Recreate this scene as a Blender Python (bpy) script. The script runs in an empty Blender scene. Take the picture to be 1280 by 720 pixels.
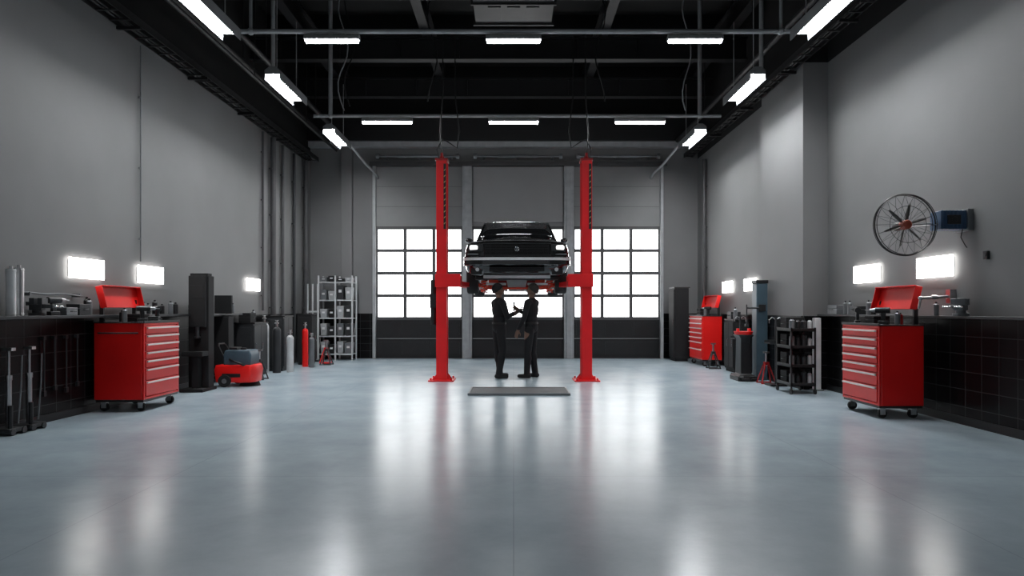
import bpy, math, random
from mathutils import Vector, Matrix
random.seed(7)
scene=bpy.context.scene
COL=scene.collection
scene.view_settings.view_transform='Standard'
scene.view_settings.look='None'
CAMH=1.27

# ---------------- materials ----------------
def mat(name,col,rough=0.5,metal=0.0,var=0.12,scale=6.0,bump=0.0,emit=None,es=0,coat=0.0,rvar=0.1):
    m=bpy.data.materials.new(name); m.use_nodes=True
    nt=m.node_tree; b=nt.nodes['Principled BSDF']
    b.inputs['Metallic'].default_value=metal
    b.inputs['Coat Weight'].default_value=coat
    b.inputs['Coat Roughness'].default_value=0.08
    tc=nt.nodes.new('ShaderNodeTexCoord'); nz=nt.nodes.new('ShaderNodeTexNoise')
    nz.inputs['Scale'].default_value=scale; nz.inputs['Detail'].default_value=5
    nt.links.new(tc.outputs['Object'],nz.inputs['Vector'])
    cr=nt.nodes.new('ShaderNodeValToRGB')
    cr.color_ramp.elements[0].position=0.3; cr.color_ramp.elements[1].position=0.7
    cr.color_ramp.elements[0].color=(*[c*(1-var) for c in col],1)
    cr.color_ramp.elements[1].color=(*[min(1,c*(1+var)) for c in col],1)
    nt.links.new(nz.outputs['Fac'],cr.inputs['Fac']); nt.links.new(cr.outputs['Color'],b.inputs['Base Color'])
    mr=nt.nodes.new('ShaderNodeMapRange')
    mr.inputs['To Min'].default_value=max(0.02,rough-rvar*rough); mr.inputs['To Max'].default_value=min(1,rough+rvar*rough)
    nt.links.new(nz.outputs['Fac'],mr.inputs['Value']); nt.links.new(mr.outputs['Result'],b.inputs['Roughness'])
    if bump:
        bp=nt.nodes.new('ShaderNodeBump'); bp.inputs['Strength'].default_value=bump; bp.inputs['Distance'].default_value=0.01
        nt.links.new(nz.outputs['Fac'],bp.inputs['Height']); nt.links.new(bp.outputs['Normal'],b.inputs['Normal'])
    if emit:
        b.inputs['Emission Color'].default_value=(*emit,1); b.inputs['Emission Strength'].default_value=es
    return m
RED=mat('red_enamel',(0.80,0.008,0.006),0.38,0,0.04,3,coat=0.1)
RED2=mat('red_lift_paint',(0.80,0.006,0.010),0.42,0,0.06,4,coat=0.05)
REDD=mat('red_dark',(0.35,0.006,0.006),0.45)
BLK=mat('black_paint',(0.009,0.009,0.010),0.42)
BLKM=mat('black_matte',(0.006,0.006,0.007),0.8)
RUB=mat('rubber',(0.012,0.012,0.012),0.8)
DGR=mat('dark_gray_steel',(0.035,0.037,0.04),0.45,0.3)
GRY=mat('gray_steel',(0.18,0.19,0.20),0.4,0.4)
LGR=mat('light_gray_paint',(0.36,0.37,0.38),0.5)
CHR=mat('chrome',(0.75,0.76,0.77),0.2,1.0,0.05)
STL=mat('brushed_steel',(0.5,0.5,0.51),0.32,1.0,0.1,20)
SILV=mat('silver_paint',(0.55,0.56,0.57),0.4,0.1,0.06)
DPL=mat('drawer_pull_silver',(0.78,0.66,0.64),0.4,0.2,0.05)
BLU=mat('blue_gray_plastic',(0.05,0.085,0.11),0.4)
BLUE=mat('blue_motor',(0.03,0.075,0.15),0.4)
ORG=mat('orange_red_metal',(0.85,0.07,0.03),0.45)
BLADE=mat('blade_gray_plastic',(0.10,0.095,0.09),0.4)
HUBR=mat('rust_red_hub',(0.35,0.06,0.03),0.45)
WHT=mat('white_paint',(0.68,0.68,0.68),0.45)
YEL=mat('warning_yellow',(0.45,0.40,0.20),0.5)
BUMP=mat('bumper_pale_satin',(.80,.80,.81),.35,0.0,0.04)
CARP=mat('car_paint_black',(0.006,0.006,0.007),0.22,0,0.05,2,coat=1.0)
GLS=mat('dark_glass',(0.01,0.011,0.012),0.05,0,0.02,2,coat=1.0)
SKIN=mat('skin',(0.18,0.10,0.07),0.55)
HAIR=mat('hair_dark',(0.015,0.011,0.009),0.6,bump=0.4,scale=60)
CLO=mat('black_workwear',(0.006,0.006,0.008),0.85,0,0.25,12,bump=0.3)
EMT=mat('lamp_diffuser',(0.9,0.9,0.9),0.5,0,0.02,2,emit=(0.96,0.98,1.0),es=118)
EMC=mat('tube_diffuser',(0.9,0.9,0.9),0.5,0,0.02,2,emit=(0.96,0.98,1.0),es=46)
EMW=mat('wall_lamp_diffuser',(0.9,0.9,0.9),0.5,0,0.02,2,emit=(1.0,0.97,0.93),es=8.5)
EMH=mat('headlamp_lens',(0.8,0.8,0.8),0.1,0,0.02,2,emit=(1,0.98,0.95),es=1.1)
PANE=mat('daylight_glow_pane',(0.8,0.8,0.8),0.35,0,0.02,2,emit=(1.0,1.0,1.0),es=3.0)  # panes emit by themselves, standing in for daylight outside
BEAM=mat('ceiling_beam_paint',(0.006,0.006,0.007),0.5)
DUCT=mat('duct_sheet_metal',(0.018,0.018,0.019),0.5,0.2)
CEIL=mat('ceiling_black',(0.003,0.003,0.003),0.9,0,0.3,2)
PIPE=mat('galvanised_conduit',(0.32,0.33,0.34),0.5,0.2)
WPIPE=mat('dark_wall_pipe',(0.075,0.075,0.078),0.5,0.2)
WALL=mat('gray_wall_paint',(0.17,0.17,0.171),0.6,0,0.06,1.3,bump=0.06)
WALLB=mat('back_wall_paint',(0.17,0.17,0.171),0.65,0,0.06,1.5,bump=0.06)
DOORG=mat('door_panel_gray',(0.22,0.22,0.223),0.5,0,0.05,2)
DOORL=mat('door_panel_pale_gray',(0.29,0.29,0.293),0.5,0,0.03,2)
DOORB=mat('door_panel_black',(0.009,0.009,0.010),0.35,0,0.2,3)
FRM=mat('door_frame_gray',(0.06,0.06,0.063),0.5)
SLAB=mat('dark_floor_slab',(0.075,0.08,0.085),0.55,0.1)

def tile_mat():
    m=bpy.data.materials.new('black_wall_tile'); m.use_nodes=True
    nt=m.node_tree; b=nt.nodes['Principled BSDF']
    tc=nt.nodes.new('ShaderNodeTexCoord'); sp=nt.nodes.new('ShaderNodeSeparateXYZ'); cb=nt.nodes.new('ShaderNodeCombineXYZ')
    ad=nt.nodes.new('ShaderNodeMath'); ad.operation='ADD'
    nt.links.new(tc.outputs['Object'],sp.inputs[0])
    nt.links.new(sp.outputs['X'],ad.inputs[0]); nt.links.new(sp.outputs['Y'],ad.inputs[1])
    nt.links.new(ad.outputs[0],cb.inputs['X']); nt.links.new(sp.outputs['Z'],cb.inputs['Y'])
    br=nt.nodes.new('ShaderNodeTexBrick'); br.offset=0; br.squash=1
    br.inputs['Scale'].default_value=1.0
    br.inputs['Brick Width'].default_value=0.26; br.inputs['Row Height'].default_value=0.195
    br.inputs['Mortar Size'].default_value=0.004; br.inputs['Mortar Smooth'].default_value=0.1
    br.inputs['Color1'].default_value=(0.004,0.004,0.0045,1); br.inputs['Color2'].default_value=(0.0025,0.0025,0.003,1)
    br.inputs['Mortar'].default_value=(0.045,0.047,0.05,1)
    nt.links.new(cb.outputs[0],br.inputs['Vector']); nt.links.new(br.outputs['Color'],b.inputs['Base Color'])
    b.inputs['Roughness'].default_value=0.32; b.inputs['Specular IOR Level'].default_value=0.16
    bp=nt.nodes.new('ShaderNodeBump'); bp.inputs['Strength'].default_value=0.4; bp.inputs['Distance'].default_value=0.005; bp.invert=True
    nt.links.new(br.outputs['Fac'],bp.inputs['Height']); nt.links.new(bp.outputs['Normal'],b.inputs['Normal'])
    return m
TILE=tile_mat()
def floor_mat():
    m=bpy.data.materials.new('epoxy_floor'); m.use_nodes=True
    nt=m.node_tree; b=nt.nodes['Principled BSDF']; L=nt.links.new
    tc=nt.nodes.new('ShaderNodeTexCoord')
    n1=nt.nodes.new('ShaderNodeTexNoise'); n1.inputs['Scale'].default_value=1.1; n1.inputs['Detail'].default_value=12; n1.inputs['Roughness'].default_value=0.68
    L(tc.outputs['Object'],n1.inputs['Vector'])
    cr=nt.nodes.new('ShaderNodeValToRGB')
    cr.color_ramp.elements[0].position=0.3; cr.color_ramp.elements[0].color=(0.37,0.46,0.515,1)
    cr.color_ramp.elements[1].position=0.72; cr.color_ramp.elements[1].color=(0.50,0.60,0.66,1)
    L(n1.outputs['Fac'],cr.inputs['Fac'])
    br=nt.nodes.new('ShaderNodeTexBrick'); br.offset=0
    br.inputs['Scale'].default_value=1; br.inputs['Brick Width'].default_value=2.6; br.inputs['Row Height'].default_value=2.6
    br.inputs['Mortar Size'].default_value=0.005; br.inputs['Mortar Smooth'].default_value=0.5
    L(tc.outputs['Object'],br.inputs['Vector'])
    mx=nt.nodes.new('ShaderNodeMix'); mx.data_type='RGBA'; mx.inputs['B'].default_value=(0.28,0.34,0.38,1)
    ml=nt.nodes.new('ShaderNodeMath'); ml.operation='MULTIPLY'; ml.inputs[1].default_value=0.5
    L(br.outputs['Fac'],ml.inputs[0]); L(ml.outputs[0],mx.inputs['Factor'])
    L(cr.outputs['Color'],mx.inputs['A']); L(mx.outputs['Result'],b.inputs['Base Color'])
    mr=nt.nodes.new('ShaderNodeMapRange'); mr.inputs['To Min'].default_value=0.17; mr.inputs['To Max'].default_value=0.31
    L(n1.outputs['Fac'],mr.inputs['Value']); L(mr.outputs['Result'],b.inputs['Roughness'])
    b.inputs['IOR'].default_value=1.65
    return m
FLOOR=floor_mat()

# ---------------- mesh builder ----------------
def frame(d):
    d=Vector(d).normalized(); up=Vector((0,0,1)) if abs(d.z)<0.95 else Vector((1,0,0))
    a=d.cross(up).normalized(); b=d.cross(a).normalized()
    return a,b
class M:
    def __init__(s): s.v=[];s.f=[];s.m=[]
    def add(s,v,f,m=0):
        o=len(s.v); s.v+= [Vector(p) for p in v]; s.f+=[tuple(i+o for i in q) for q in f]; s.m+=[m]*len(f); return s
    def box(s,x0,x1,y0,y1,z0,z1,m=0,R=None):
        v=[Vector((x,y,z)) for z in(z0,z1) for y in(y0,y1) for x in(x0,x1)]
        if R is not None:
            c=sum(v,Vector())/8; v=[c+R@(p-c) for p in v]
        return s.add(v,[(0,2,3,1),(4,5,7,6),(0,1,5,4),(2,6,7,3),(0,4,6,2),(1,3,7,5)],m)
    def cyl(s,p0,p1,r,r2=None,n=14,m=0,cap=True):
        p0=Vector(p0);p1=Vector(p1); r2=r if r2 is None else r2
        a,b=frame(p1-p0); v=[]
        for p,q in((p0,r),(p1,r2)):
            for i in range(n):
                t=2*math.pi*i/n; v.append(p+(a*math.cos(t)+b*math.sin(t))*q)
        f=[(i,(i+1)%n,n+(i+1)%n,n+i) for i in range(n)]
        if cap: f+=[tuple(range(n))[::-1],tuple(range(n,2*n))]
        return s.add(v,f,m)
    def ell(s,c,r,m=0,n=16,k=10,R=None):
        c=Vector(c); r=(r,r,r) if not hasattr(r,'__len__') else r
        v=[];f=[]
        for j in range(1,k):
            ph=math.pi*j/k
            for i in range(n):
                t=2*math.pi*i/n
                p=Vector((r[0]*math.sin(ph)*math.cos(t),r[1]*math.sin(ph)*math.sin(t),r[2]*math.cos(ph)))
                if R is not None:p=R@p
                v.append(c+p)
        top=Vector((0,0,r[2]));
        if R is not None: top=R@top
        v+=[c+top,c-top]; T=len(v)-2;B=T+1
        for j in range(k-2):
            for i in range(n):
                f.append((j*n+i,(j+1)*n+i,(j+1)*n+(i+1)%n,j*n+(i+1)%n))
        for i in range(n):
            f.append((T,i,(i+1)%n)); f.append((B,(k-2)*n+(i+1)%n,(k-2)*n+i))
        return s.add(v,f,m)
    def caps(s,p0,p1,r,r2=None,m=0,n=14):
        r2=r if r2 is None else r2
        s.cyl(p0,p1,r,r2,n,m); s.ell(p0,r,m,n,8); s.ell(p1,r2,m,n,8); return s
    def torus(s,c,ax,R,r,n=40,k=8,m=0):
        c=Vector(c);a,b=frame(ax);ax=Vector(ax).normalized();v=[]
        for i in range(n):
            t=2*math.pi*i/n; d=a*math.cos(t)+b*math.sin(t)
            for j in range(k):
                u=2*math.pi*j/k; v.append(c+d*(R+r*math.cos(u))+ax*r*math.sin(u))
        f=[(i*k+j,((i+1)%n)*k+j,((i+1)%n)*k+(j+1)%k,i*k+(j+1)%k) for i in range(n) for j in range(k)]
        return s.add(v,f,m)
    def tube(s,pts,r,n=8,m=0):
        pts=[Vector(p) for p in pts]; v=[]
        pa=None
        for i,p in enumerate(pts):
            d=(pts[min(i+1,len(pts)-1)]-pts[max(i-1,0)]).normalized()
            if pa is None: a,b=frame(d)
            else:
                a=(pa-d*pa.dot(d)).normalized()
            b=d.cross(a)
            pa=a
            for j in range(n):
                t=2*math.pi*j/n; v.append(p+(a*math.cos(t)+b*math.sin(t))*r)
        f=[(i*n+j,i*n+(j+1)%n,(i+1)*n+(j+1)%n,(i+1)*n+j) for i in range(len(pts)-1) for j in range(n)]
        f+=[tuple(range(n))[::-1],tuple(range((len(pts)-1)*n,len(pts)*n))]
        return s.add(v,f,m)
    def prism(s,pts,ax,a,b,m=0):
        def P(u,w,t): return {'x':(t,u,w),'y':(u,t,w),'z':(u,w,t)}[ax]
        n=len(pts); v=[P(u,w,a) for u,w in pts]+[P(u,w,b) for u,w in pts]
        f=[(i,(i+1)%n,n+(i+1)%n,n+i) for i in range(n)]+[tuple(range(n))[::-1],tuple(range(n,2*n))]
        return s.add(v,f,m)
    def loft(s,rings,m=0,cap=True):
        n=len(rings[0]); v=[p for r in rings for p in r]
        f=[(i*n+j,i*n+(j+1)%n,(i+1)*n+(j+1)%n,(i+1)*n+j) for i in range(len(rings)-1) for j in range(n)]
        if cap: f+=[tuple(range(n))[::-1],tuple(range((len(rings)-1)*n,len(rings)*n))]
        return s.add(v,f,m)
    def grid(s,rows,m=0):
        n=len(rows[0]); v=[p for r in rows for p in r]
        return s.add(v,[(i*n+j,i*n+j+1,(i+1)*n+j+1,(i+1)*n+j) for i in range(len(rows)-1) for j in range(n-1)],m)
    def mesh(s,name,off=Vector()):
        me=bpy.data.meshes.new(name); me.from_pydata([tuple(p-off) for p in s.v],[],s.f)
        me.polygons.foreach_set('material_index',s.m); me.update()
        import bmesh
        bm=bmesh.new(); bm.from_mesh(me); bmesh.ops.recalc_face_normals(bm,faces=bm.faces); bm.to_mesh(me); bm.free()
        me.polygons.foreach_set('use_smooth',[True]*len(me.polygons)); me.set_sharp_from_angle(angle=math.radians(38))
        return me
def build(name,mb,mats,parent=None,bevel=0,label=None,center=True):
    if not isinstance(mats,(list,tuple)): mats=[mats]
    lo=Vector([min(p[i] for p in mb.v) for i in range(3)]); hi=Vector([max(p[i] for p in mb.v) for i in range(3)])
    c=(lo+hi)/2 if center else Vector()
    if parent is None and center: c.z=lo.z
    o=bpy.data.objects.new(name,mb.mesh(name,c)); o.location=c
    for m in mats:o.data.materials.append(m)
    COL.objects.link(o)
    if parent: o.parent=parent
    if bevel:
        b=o.modifiers.new('bevel','BEVEL'); b.width=bevel; b.segments=2; b.limit_method='ANGLE'; b.angle_limit=math.radians(40)
    if label:o['label']=label
    return o
def sub(name,mb,mats,parent,bevel=0,label=None):
    o=build(name,mb,mats,None,bevel,label); o.parent=parent; o.location=o.location-parent.location; return o
def tag(o,label,cat,group=None):
    o['label']=label;o['category']=cat
    if group:o['group']=group
    return o
def thing(name,loc,label,cat,rz=0,group=None):
    e=bpy.data.objects.new(name,None); e.empty_display_size=0.1; e.location=loc; e.rotation_euler=(0,0,rz)
    COL.objects.link(e); return tag(e,label,cat,group)
def structure(name,mb,mats,bevel=0):
    o=build(name,mb,mats,None,bevel,center=False); o['kind']='structure'; return o
def solo(name,mb,mats,label,cat,bevel=0,group=None):
    return tag(build(name,mb,mats,None,bevel),label,cat,group)
def copy_thing(root,loc,rz=None,label=None):
    n=root.copy(); n.location=loc
    if rz is not None:n.rotation_euler=(0,0,rz)
    if label:n['label']=label
    COL.objects.link(n)
    def rec(a,b):
        for c in a.children:
            k=c.copy(); k.parent=b; k.matrix_parent_inverse=c.matrix_parent_inverse.copy(); COL.objects.link(k); rec(c,k)
    rec(root,n); return n

# ---------------- room ----------------
XL,XR,XR2,XR3=-5.3,5.0,4.72,4.80
YB=17.8; H=7.6; Y0=-1.0; WZ=1.17
structure('floor',M().box(XL-.3,XR+.3,Y0,YB+.3,-.2,0),FLOOR)
structure('ceiling',M().box(XL-.3,XR+.3,Y0,YB+.3,H,H+.2),CEIL)
UP=5.2  # side walls coloured black from here up, standing in for shade above the lamps
w=M().box(XL-.3,XL,Y0,YB,0,UP,0); w.box(XL-.3,XL,Y0,YB,UP,H,1)
structure('wall_left',w,[WALL,CEIL])
w=M()
for a,b,x in((Y0,10.85,XR),(10.85,12.66,XR2),(12.66,YB,XR3)):
    w.box(x,XR+.3,a,b,0,UP,0); w.box(x,XR+.3,a,b,UP,H,1)
w.box(4.60,XR2,10.85,12.66,0,UP,0)
structure('wall_right',w,[WALL,CEIL])
D=[(-3.58,-1.33),(-1.08,1.31),(1.56,3.81)]
UB=5.55
w=M().box(XL-.3,D[0][0],YB,YB+.3,0,UB); w.box(D[2][1],XR+.3,YB,YB+.3,0,UB)
w.box(D[0][0],D[2][1],YB,YB+.3,5.0,UB); w.box(XL-.3,XR+.3,YB,YB+.3,UB,H,1)
structure('wall_back',w,[WALLB,CEIL])
structure('trim_1',M().box(XL,XL+.03,Y0,YB,0,WZ),TILE)
w=M().box(XR-.03,XR,Y0,10.85,0,WZ); w.box(4.57,4.60,10.85,12.66,0,WZ); w.box(4.60,XR,10.82,10.85,0,WZ); w.box(XR3-.03,XR3,12.66,YB,0,WZ)
structure('trim_2',w,TILE)
w=M().box(XL+.03,D[0][0]-.08,YB-.03,YB,0,WZ); w.box(D[2][1]+.08,XR3-.03,YB-.03,YB,0,WZ)
structure('trim_3',w,TILE)
structure('trim_4',M().box(XL,XL+.26,Y0,12.7,WZ,WZ+.035),[DGR],.004)
structure('trim_5',M().box(XR-.2,XR,Y0,10.8,WZ,WZ+.03),[DGR],.004)
for i,(a,b) in enumerate(((D[0][1],D[1][0]),(D[1][1],D[2][0]))):
    structure('trim_%d'%(6+i),M().box(a,b,YB-.12,YB+.1,0,5.0).box(a+.06,b-.06,YB-.15,YB-.12,0,5.0),LGR,.006)
structure('trim_8',M().box(-4.46,-4.18,YB-.16,YB,0,UB),WALLB,.006)
structure('trim_9',M().box(D[0][0]-.08,D[0][0],YB-.1,YB+.1,0,5.05),LGR,.006)
structure('trim_10',M().box(D[2][1],D[2][1]+.08,YB-.1,YB+.1,0,5.05),LGR,.006)
structure('trim_11',M().box(D[0][0]-.15,D[2][1]+.15,YB-.16,YB,5.0,5.1).box(D[0][0]-.15,D[2][1]+.15,YB-.2,YB-.16,4.98,5.02),FRM,.004)
structure('trim_12',M().box(XL,XR3,YB-.2,YB,UB-.08,UB+.06),LGR,.004)
structure('trim_14',M().box(XL,XR3,YB-.3,YB,UB+.06,6.3),BEAM,.004)
structure('baseboard_left',M().box(XL+.03,XL+.045,Y0,YB,0,.09),BLK)
structure('baseboard_right',M().box(XR-.045,XR-.03,Y0,10.8,0,.09),BLK)

for k,(a,b) in enumerate(D):
    mb=M(); y0,y1=YB,YB+.06
    zs=[1.04+ (3.4-1.04)*i/4 for i in range(5)]; xs=[a+(b-a)*i/3 for i in range(4)]
    t=.040
    mb.box(a,b,y0+.03,y1-.01,1.04,3.4,1)
    for i,z in enumerate(zs): mb.box(a,b,y0-.01,y1,z-t,z+t,0)
    for i,x in enumerate(xs):
        xa=max(a,x-t);xb=min(b,x+t); mb.box(xa,xb,y0-.012,y1,1.04,3.4,0)
    for j in range(2):
        z0=.02+j*.5
        mb.box(a,b,y0,y1,z0,z0+.49,2)
        for i in range(3):
            mb.box(xs[i]+.08,xs[i+1]-.08,y0-.012,y0,z0+.08,z0+.41,2)
    mb.box(a,b,y0-.02,y1,0,.03,2)
    for j in range(3):
        z0=3.44+j*.522
        mb.box(a,b,y0+.005,y1,z0,z0+.512,3)
        mb.box(a,b,y0+.015,y1,z0+.512,z0+.522,0)
    if k==1:
        mb.box(a+.03,b-.03,y0-.05,y0,3.55,4.98,4)
    structure('door_%d'%(k+1),mb,[FRM,PANE,DOORB,DOORG,DOORL])
for k,(a,b) in enumerate(D):
    mb=M().cyl((a+.05,YB-.3,5.2),(b-.05,YB-.3,5.2),.025)
    for x in(a+.1,b-.1): mb.cyl((x-.04,YB-.3,5.2),(x+.04,YB-.3,5.2),.07,n=20)
    for x in (a+.3,(a+b)/2,b-.3): mb.box(x-.03,x+.03,YB-.32,YB-.002,5.17,5.23)
    mb.cyl(((a+b)/2-.5,YB-.3,5.2),((a+b)/2+.5,YB-.3,5.2),.04)
    solo('door_torsion_shaft',mb,[GRY],'steel torsion spring shaft mounted above a sectional garage door','door hardware',group='garage door torsion shafts')

# ---------------- ceiling steelwork ----------------
def ibeam_x(y,z0,z1,w=.2):
    mb=M(); x0,x1=XL+.002,4.70
    mb.box(x0,x1,y-w/2,y+w/2,z0,z0+.03); mb.box(x0,x1,y-w/2,y+w/2,z1-.03,z1); mb.box(x0,x1,y-.012,y+.012,z0+.03,z1-.03)
    x=x0+.6
    while x<x1-.3:
        mb.box(x-.01,x+.01,y-w/2+.01,y+w/2-.01,z0+.03,z1-.03); x+=1.2
    return mb
for y in (6.2,8.6,11.0,13.8,16.2):
    solo('ceiling_beam',ibeam_x(y,6.3,6.75),[BEAM],'dark painted steel beam spanning under the roof','beam',group='transverse roof beams')
for x in (-4.2,-1.75,1.8,4.3):
    mb=M().box(x-.09,x+.09,11.2,YB-.3,6.76,6.79).box(x-.09,x+.09,11.2,YB-.3,7.15,7.18).box(x-.01,x+.01,11.2,YB-.3,6.79,7.15)
    solo('roof_purlin',mb,[BEAM],'dark steel purlin running the length of the roof','beam',group='longitudinal roof purlins')
for y in [3.5+1.6*i for i in range(9)]:
    solo('roof_joist',M().box(XL+.002,4.70,y-.04,y+.04,7.3,H),[BEAM],'narrow dark joist fixed against the roof deck','beam',group='roof joists')
mb=M().box(-.62,.62,8.0,11.3,5.98,6.27)
for y in (8.1,8.9,9.7,10.5,11.25): mb.box(-.66,.66,y-.02,y+.02,5.95,6.29)
for x in(-.3,.0,.3): mb.box(x-.1,x+.1,10.6,11.1,5.96,5.98)
for y in (9.2,10.3): mb.cyl((-.5,y,6.27),(-.5,y,H-.005),.012).cyl((.5,y,6.27),(.5,y,H-.005),.012)
solo('air_duct',mb,[DUCT],'rectangular dark sheet-metal air duct hung under the roof','duct')
for x,z,r in((-4.75,5.6,.06),(-4.55,5.35,.035),(-4.35,5.65,.05),(4.2,5.6,.05)):
    mb=M().cyl((x,2,z),(x,YB-.3,z),r)
    for y in range(3,17,3): mb.cyl((x,y,z),(x,y,H-.005),.01,n=6)
    solo('overhead_pipe',mb,[BEAM],'dark pipe run hung beneath the roof','pipe',group='overhead pipe runs')
def tray(x0,x1,z,wx):
    mb=M().box(x0,x0+.015,2,YB-.35,z,z+.1).box(x1-.015,x1,2,YB-.35,z,z+.1)
    y=2
    while y<YB-.4: mb.box(x0,x1,y,y+.03,z,z+.015); y+=.3
    for y in range(3,17,2): mb.box(min(wx,x0),max(wx,x1),y+.1,y+.14,z-.04,z)
    mb.cyl((x0+.08,2,z+.04),(x0+.08,YB-.4,z+.04),.02).cyl((x0+.14,2,z+.04),(x0+.14,YB-.4,z+.04),.015)
    return mb
solo('cable_tray',tray(XL+.02,XL+.32,5.05,XL+.001),[BEAM],'dark ladder cable tray bracketed along the upper wall','cable tray',group='cable trays')
solo('cable_tray',tray(4.35,4.56,5.15,4.598),[BEAM],'dark ladder cable tray bracketed along the upper wall','cable tray',group='cable trays')

# ---------------- light fixtures ----------------
LZ=5.0
def fixture(name,L,W,label,axis,loc,rodtop,group,skirt,em):
    e=thing(name,loc,label,'light fixture',0 if axis=='y' else math.pi/2,group)
    if skirt:
        mb=M().prism([(-W/2,-skirt),(-W/2+.008,-skirt),(-W/2+.02,.03),(W/2-.02,.03),(W/2-.008,-skirt),(W/2,-skirt),(W/2,.04),(W*.2,.10),(-W*.2,.10),(-W/2,.04)],'y',-L/2,L/2)
        for y in(-L/2,L/2-.008): mb.box(-W/2,W/2,y,y+.008,-.02,.04)
        build('reflector_housing',mb,[GRY],e)
        build('diffuser',M().box(-W/2+.028,W/2-.028,-L/2+.02,L/2-.02,.0,.028),[em],e)
    else:
        mb=M().prism([(-W/2,.0),(W/2,.0),(W/2*.9,.04),(W*.2,.07),(-W*.2,.07),(-W/2*.9,.04)],'y',-L/2,L/2)
        build('housing',mb,[LGR],e,.004)
        build('diffuser',M().prism([(-W/2+.012,.0),(-W/2+.02,-.032),(W/2-.02,-.032),(W/2-.012,.0)],'y',-L/2+.02,L/2-.02),[em],e)
    for y in(-L*.35,L*.35):
        build('hanger',M().cyl((0,y,.07),(0,y,rodtop),.007,n=8),[PIPE],e)
    return e
G1='linear lamps running along the room'
f0=fixture('pendant_lamp',1.4,.25,'long white linear lamp hung on thin rods from the roof','y',(-3.8,8.50,LZ),6.3-LZ,G1,.105,EMT)
for y in (8.50,11.45,14.75):
    for x in(-3.8,3.85):
        if x<0 and y==8.50: continue
        copy_thing(f0,(x,y,LZ))
G2='short linear lamps on the cross conduits'
f1=fixture('conduit_lamp',.76,.11,'short white linear lamp fixed under a cross conduit','x',(-2.5,9.4,LZ-.02),.08,G2,0,EMC)
f2=fixture('conduit_lamp',1.0,.11,'short white linear lamp fixed under a cross conduit','x',(-2.5,13.5,LZ-.02),.08,G2,0,EMC)
for x in(0,2.5):
    copy_thing(f1,(x,9.4,LZ-.02)); copy_thing(f2,(x,13.5,LZ-.02))
for y in(9.4,13.5):
    mb=M().cyl((-3.95,y,LZ+.1),(4.1,y,LZ+.1),.032)
    for x in(-3.62,3.68): mb.cyl((x,y,LZ+.1),(x,y,H-.005),.022 if y<10 else .04); mb.ell((x,y,LZ+.1),.05)
    solo('cross_conduit',mb,[PIPE],'pale horizontal conduit hung on two vertical drops','conduit',group='cross conduits')
for x in(-3.98,4.1):
    mb=M().cyl((x,11.3,LZ+.05),(x,11.3,H-.005),.035); mb.ell((x,11.3,LZ+.08),(.055,.055,.06))
    solo('drop_conduit',mb,[PIPE],'vertical conduit dropping from the roof to the lamp line','conduit',group='drop conduits')
for x in(-3.8,3.85):
    mb=M().tube([(x,15.5,LZ+.13),(x,16.2,LZ+.08),(x*.97,17.0,LZ-.1),(x*.93,17.5,LZ-.25),(x*.93,YB-.02,LZ-.3)],.03)
    solo('lamp_feed_conduit',mb,[PIPE],'pale conduit bending down from the lamp line to the end wall','conduit',group='lamp feed conduits')
for x,y in((-3.3,13.2),(3.35,13.2),(-1.5,12.6),(1.6,12.6),(-3.1,12.9)):
    pts=[(x+.09*math.sin(i*.7+x),y+.04*math.cos(i),LZ+.13+(H-.01-LZ-.13)*i/14) for i in range(15)]
    solo('flex_cable',M().tube(pts,.012),[BEAM if abs(x)<3.2 else PIPE],'loose flexible cable hanging from the roof steel','cable',group='hanging flex cables')

def wall_lamp(x,y,side,label='bright rectangular wall lamp above the tiled wainscot'):
    e=thing('wall_lamp',(x,y,1.65),label,'wall light',0 if side>0 else math.pi,'rectangular wall lamps')
    build('housing',M().box(0,.03,-.31,.31,.02,.22),[LGR],e,.004)
    build('diffuser',M().box(.03,.052,-.34,.34,.0,.245),[EMW],e,.004)
    return e
wl=wall_lamp(XL,8.42,1)
for x,y,r in((XL,9.9,0),(XL,13.8,0),(XR,8.05,math.pi),(XR,9.6,math.pi),(XR3,13.75,math.pi),(XR3,15.2,math.pi)):
    copy_thing(wl,(x,y,1.65),r)

def vpipe(x,y,z0,z1,r,m,label='vertical conduit clipped to the wall'):
    mb=M().cyl((x,y,z0),(x,y,z1),r)
    z=z0+.3
    s=-1 if x<0 else 1
    while z<z1-.1:
        mb.box(min(x,x+s*(r+.01)),max(x,x+s*(r+.01)),y-r-.015,y+r+.015,z,z+.03); z+=1.0
    solo('wall_conduit',mb,[m],label,'conduit',group='vertical wall conduits')
vpipe(XL+.03,9.65,1.95,5.0,.010,GRY,'thin vertical conduit clipped to the wall above a lamp')
vpipe(XL+.05,14.3,1.25,5.0,.025,WPIPE)
vpipe(XL+.09,14.8,0,5.0,.06,WPIPE,'thick dark vertical pipe against the wall')
vpipe(XL+.06,15.5,0,5.0,.035,WPIPE,'slim gray vertical pipe against the wall')
vpipe(XL+.06,16.3,0,5.0,.035,DGR)
vpipe(XL+.10,17.1,0,5.0,.06,WPIPE,'gray vertical pipe beside the end wall')
vpipe(XR3-.07,16.95,0,5.0,.05,WPIPE,'mid-size gray vertical pipe against the wall')

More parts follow.
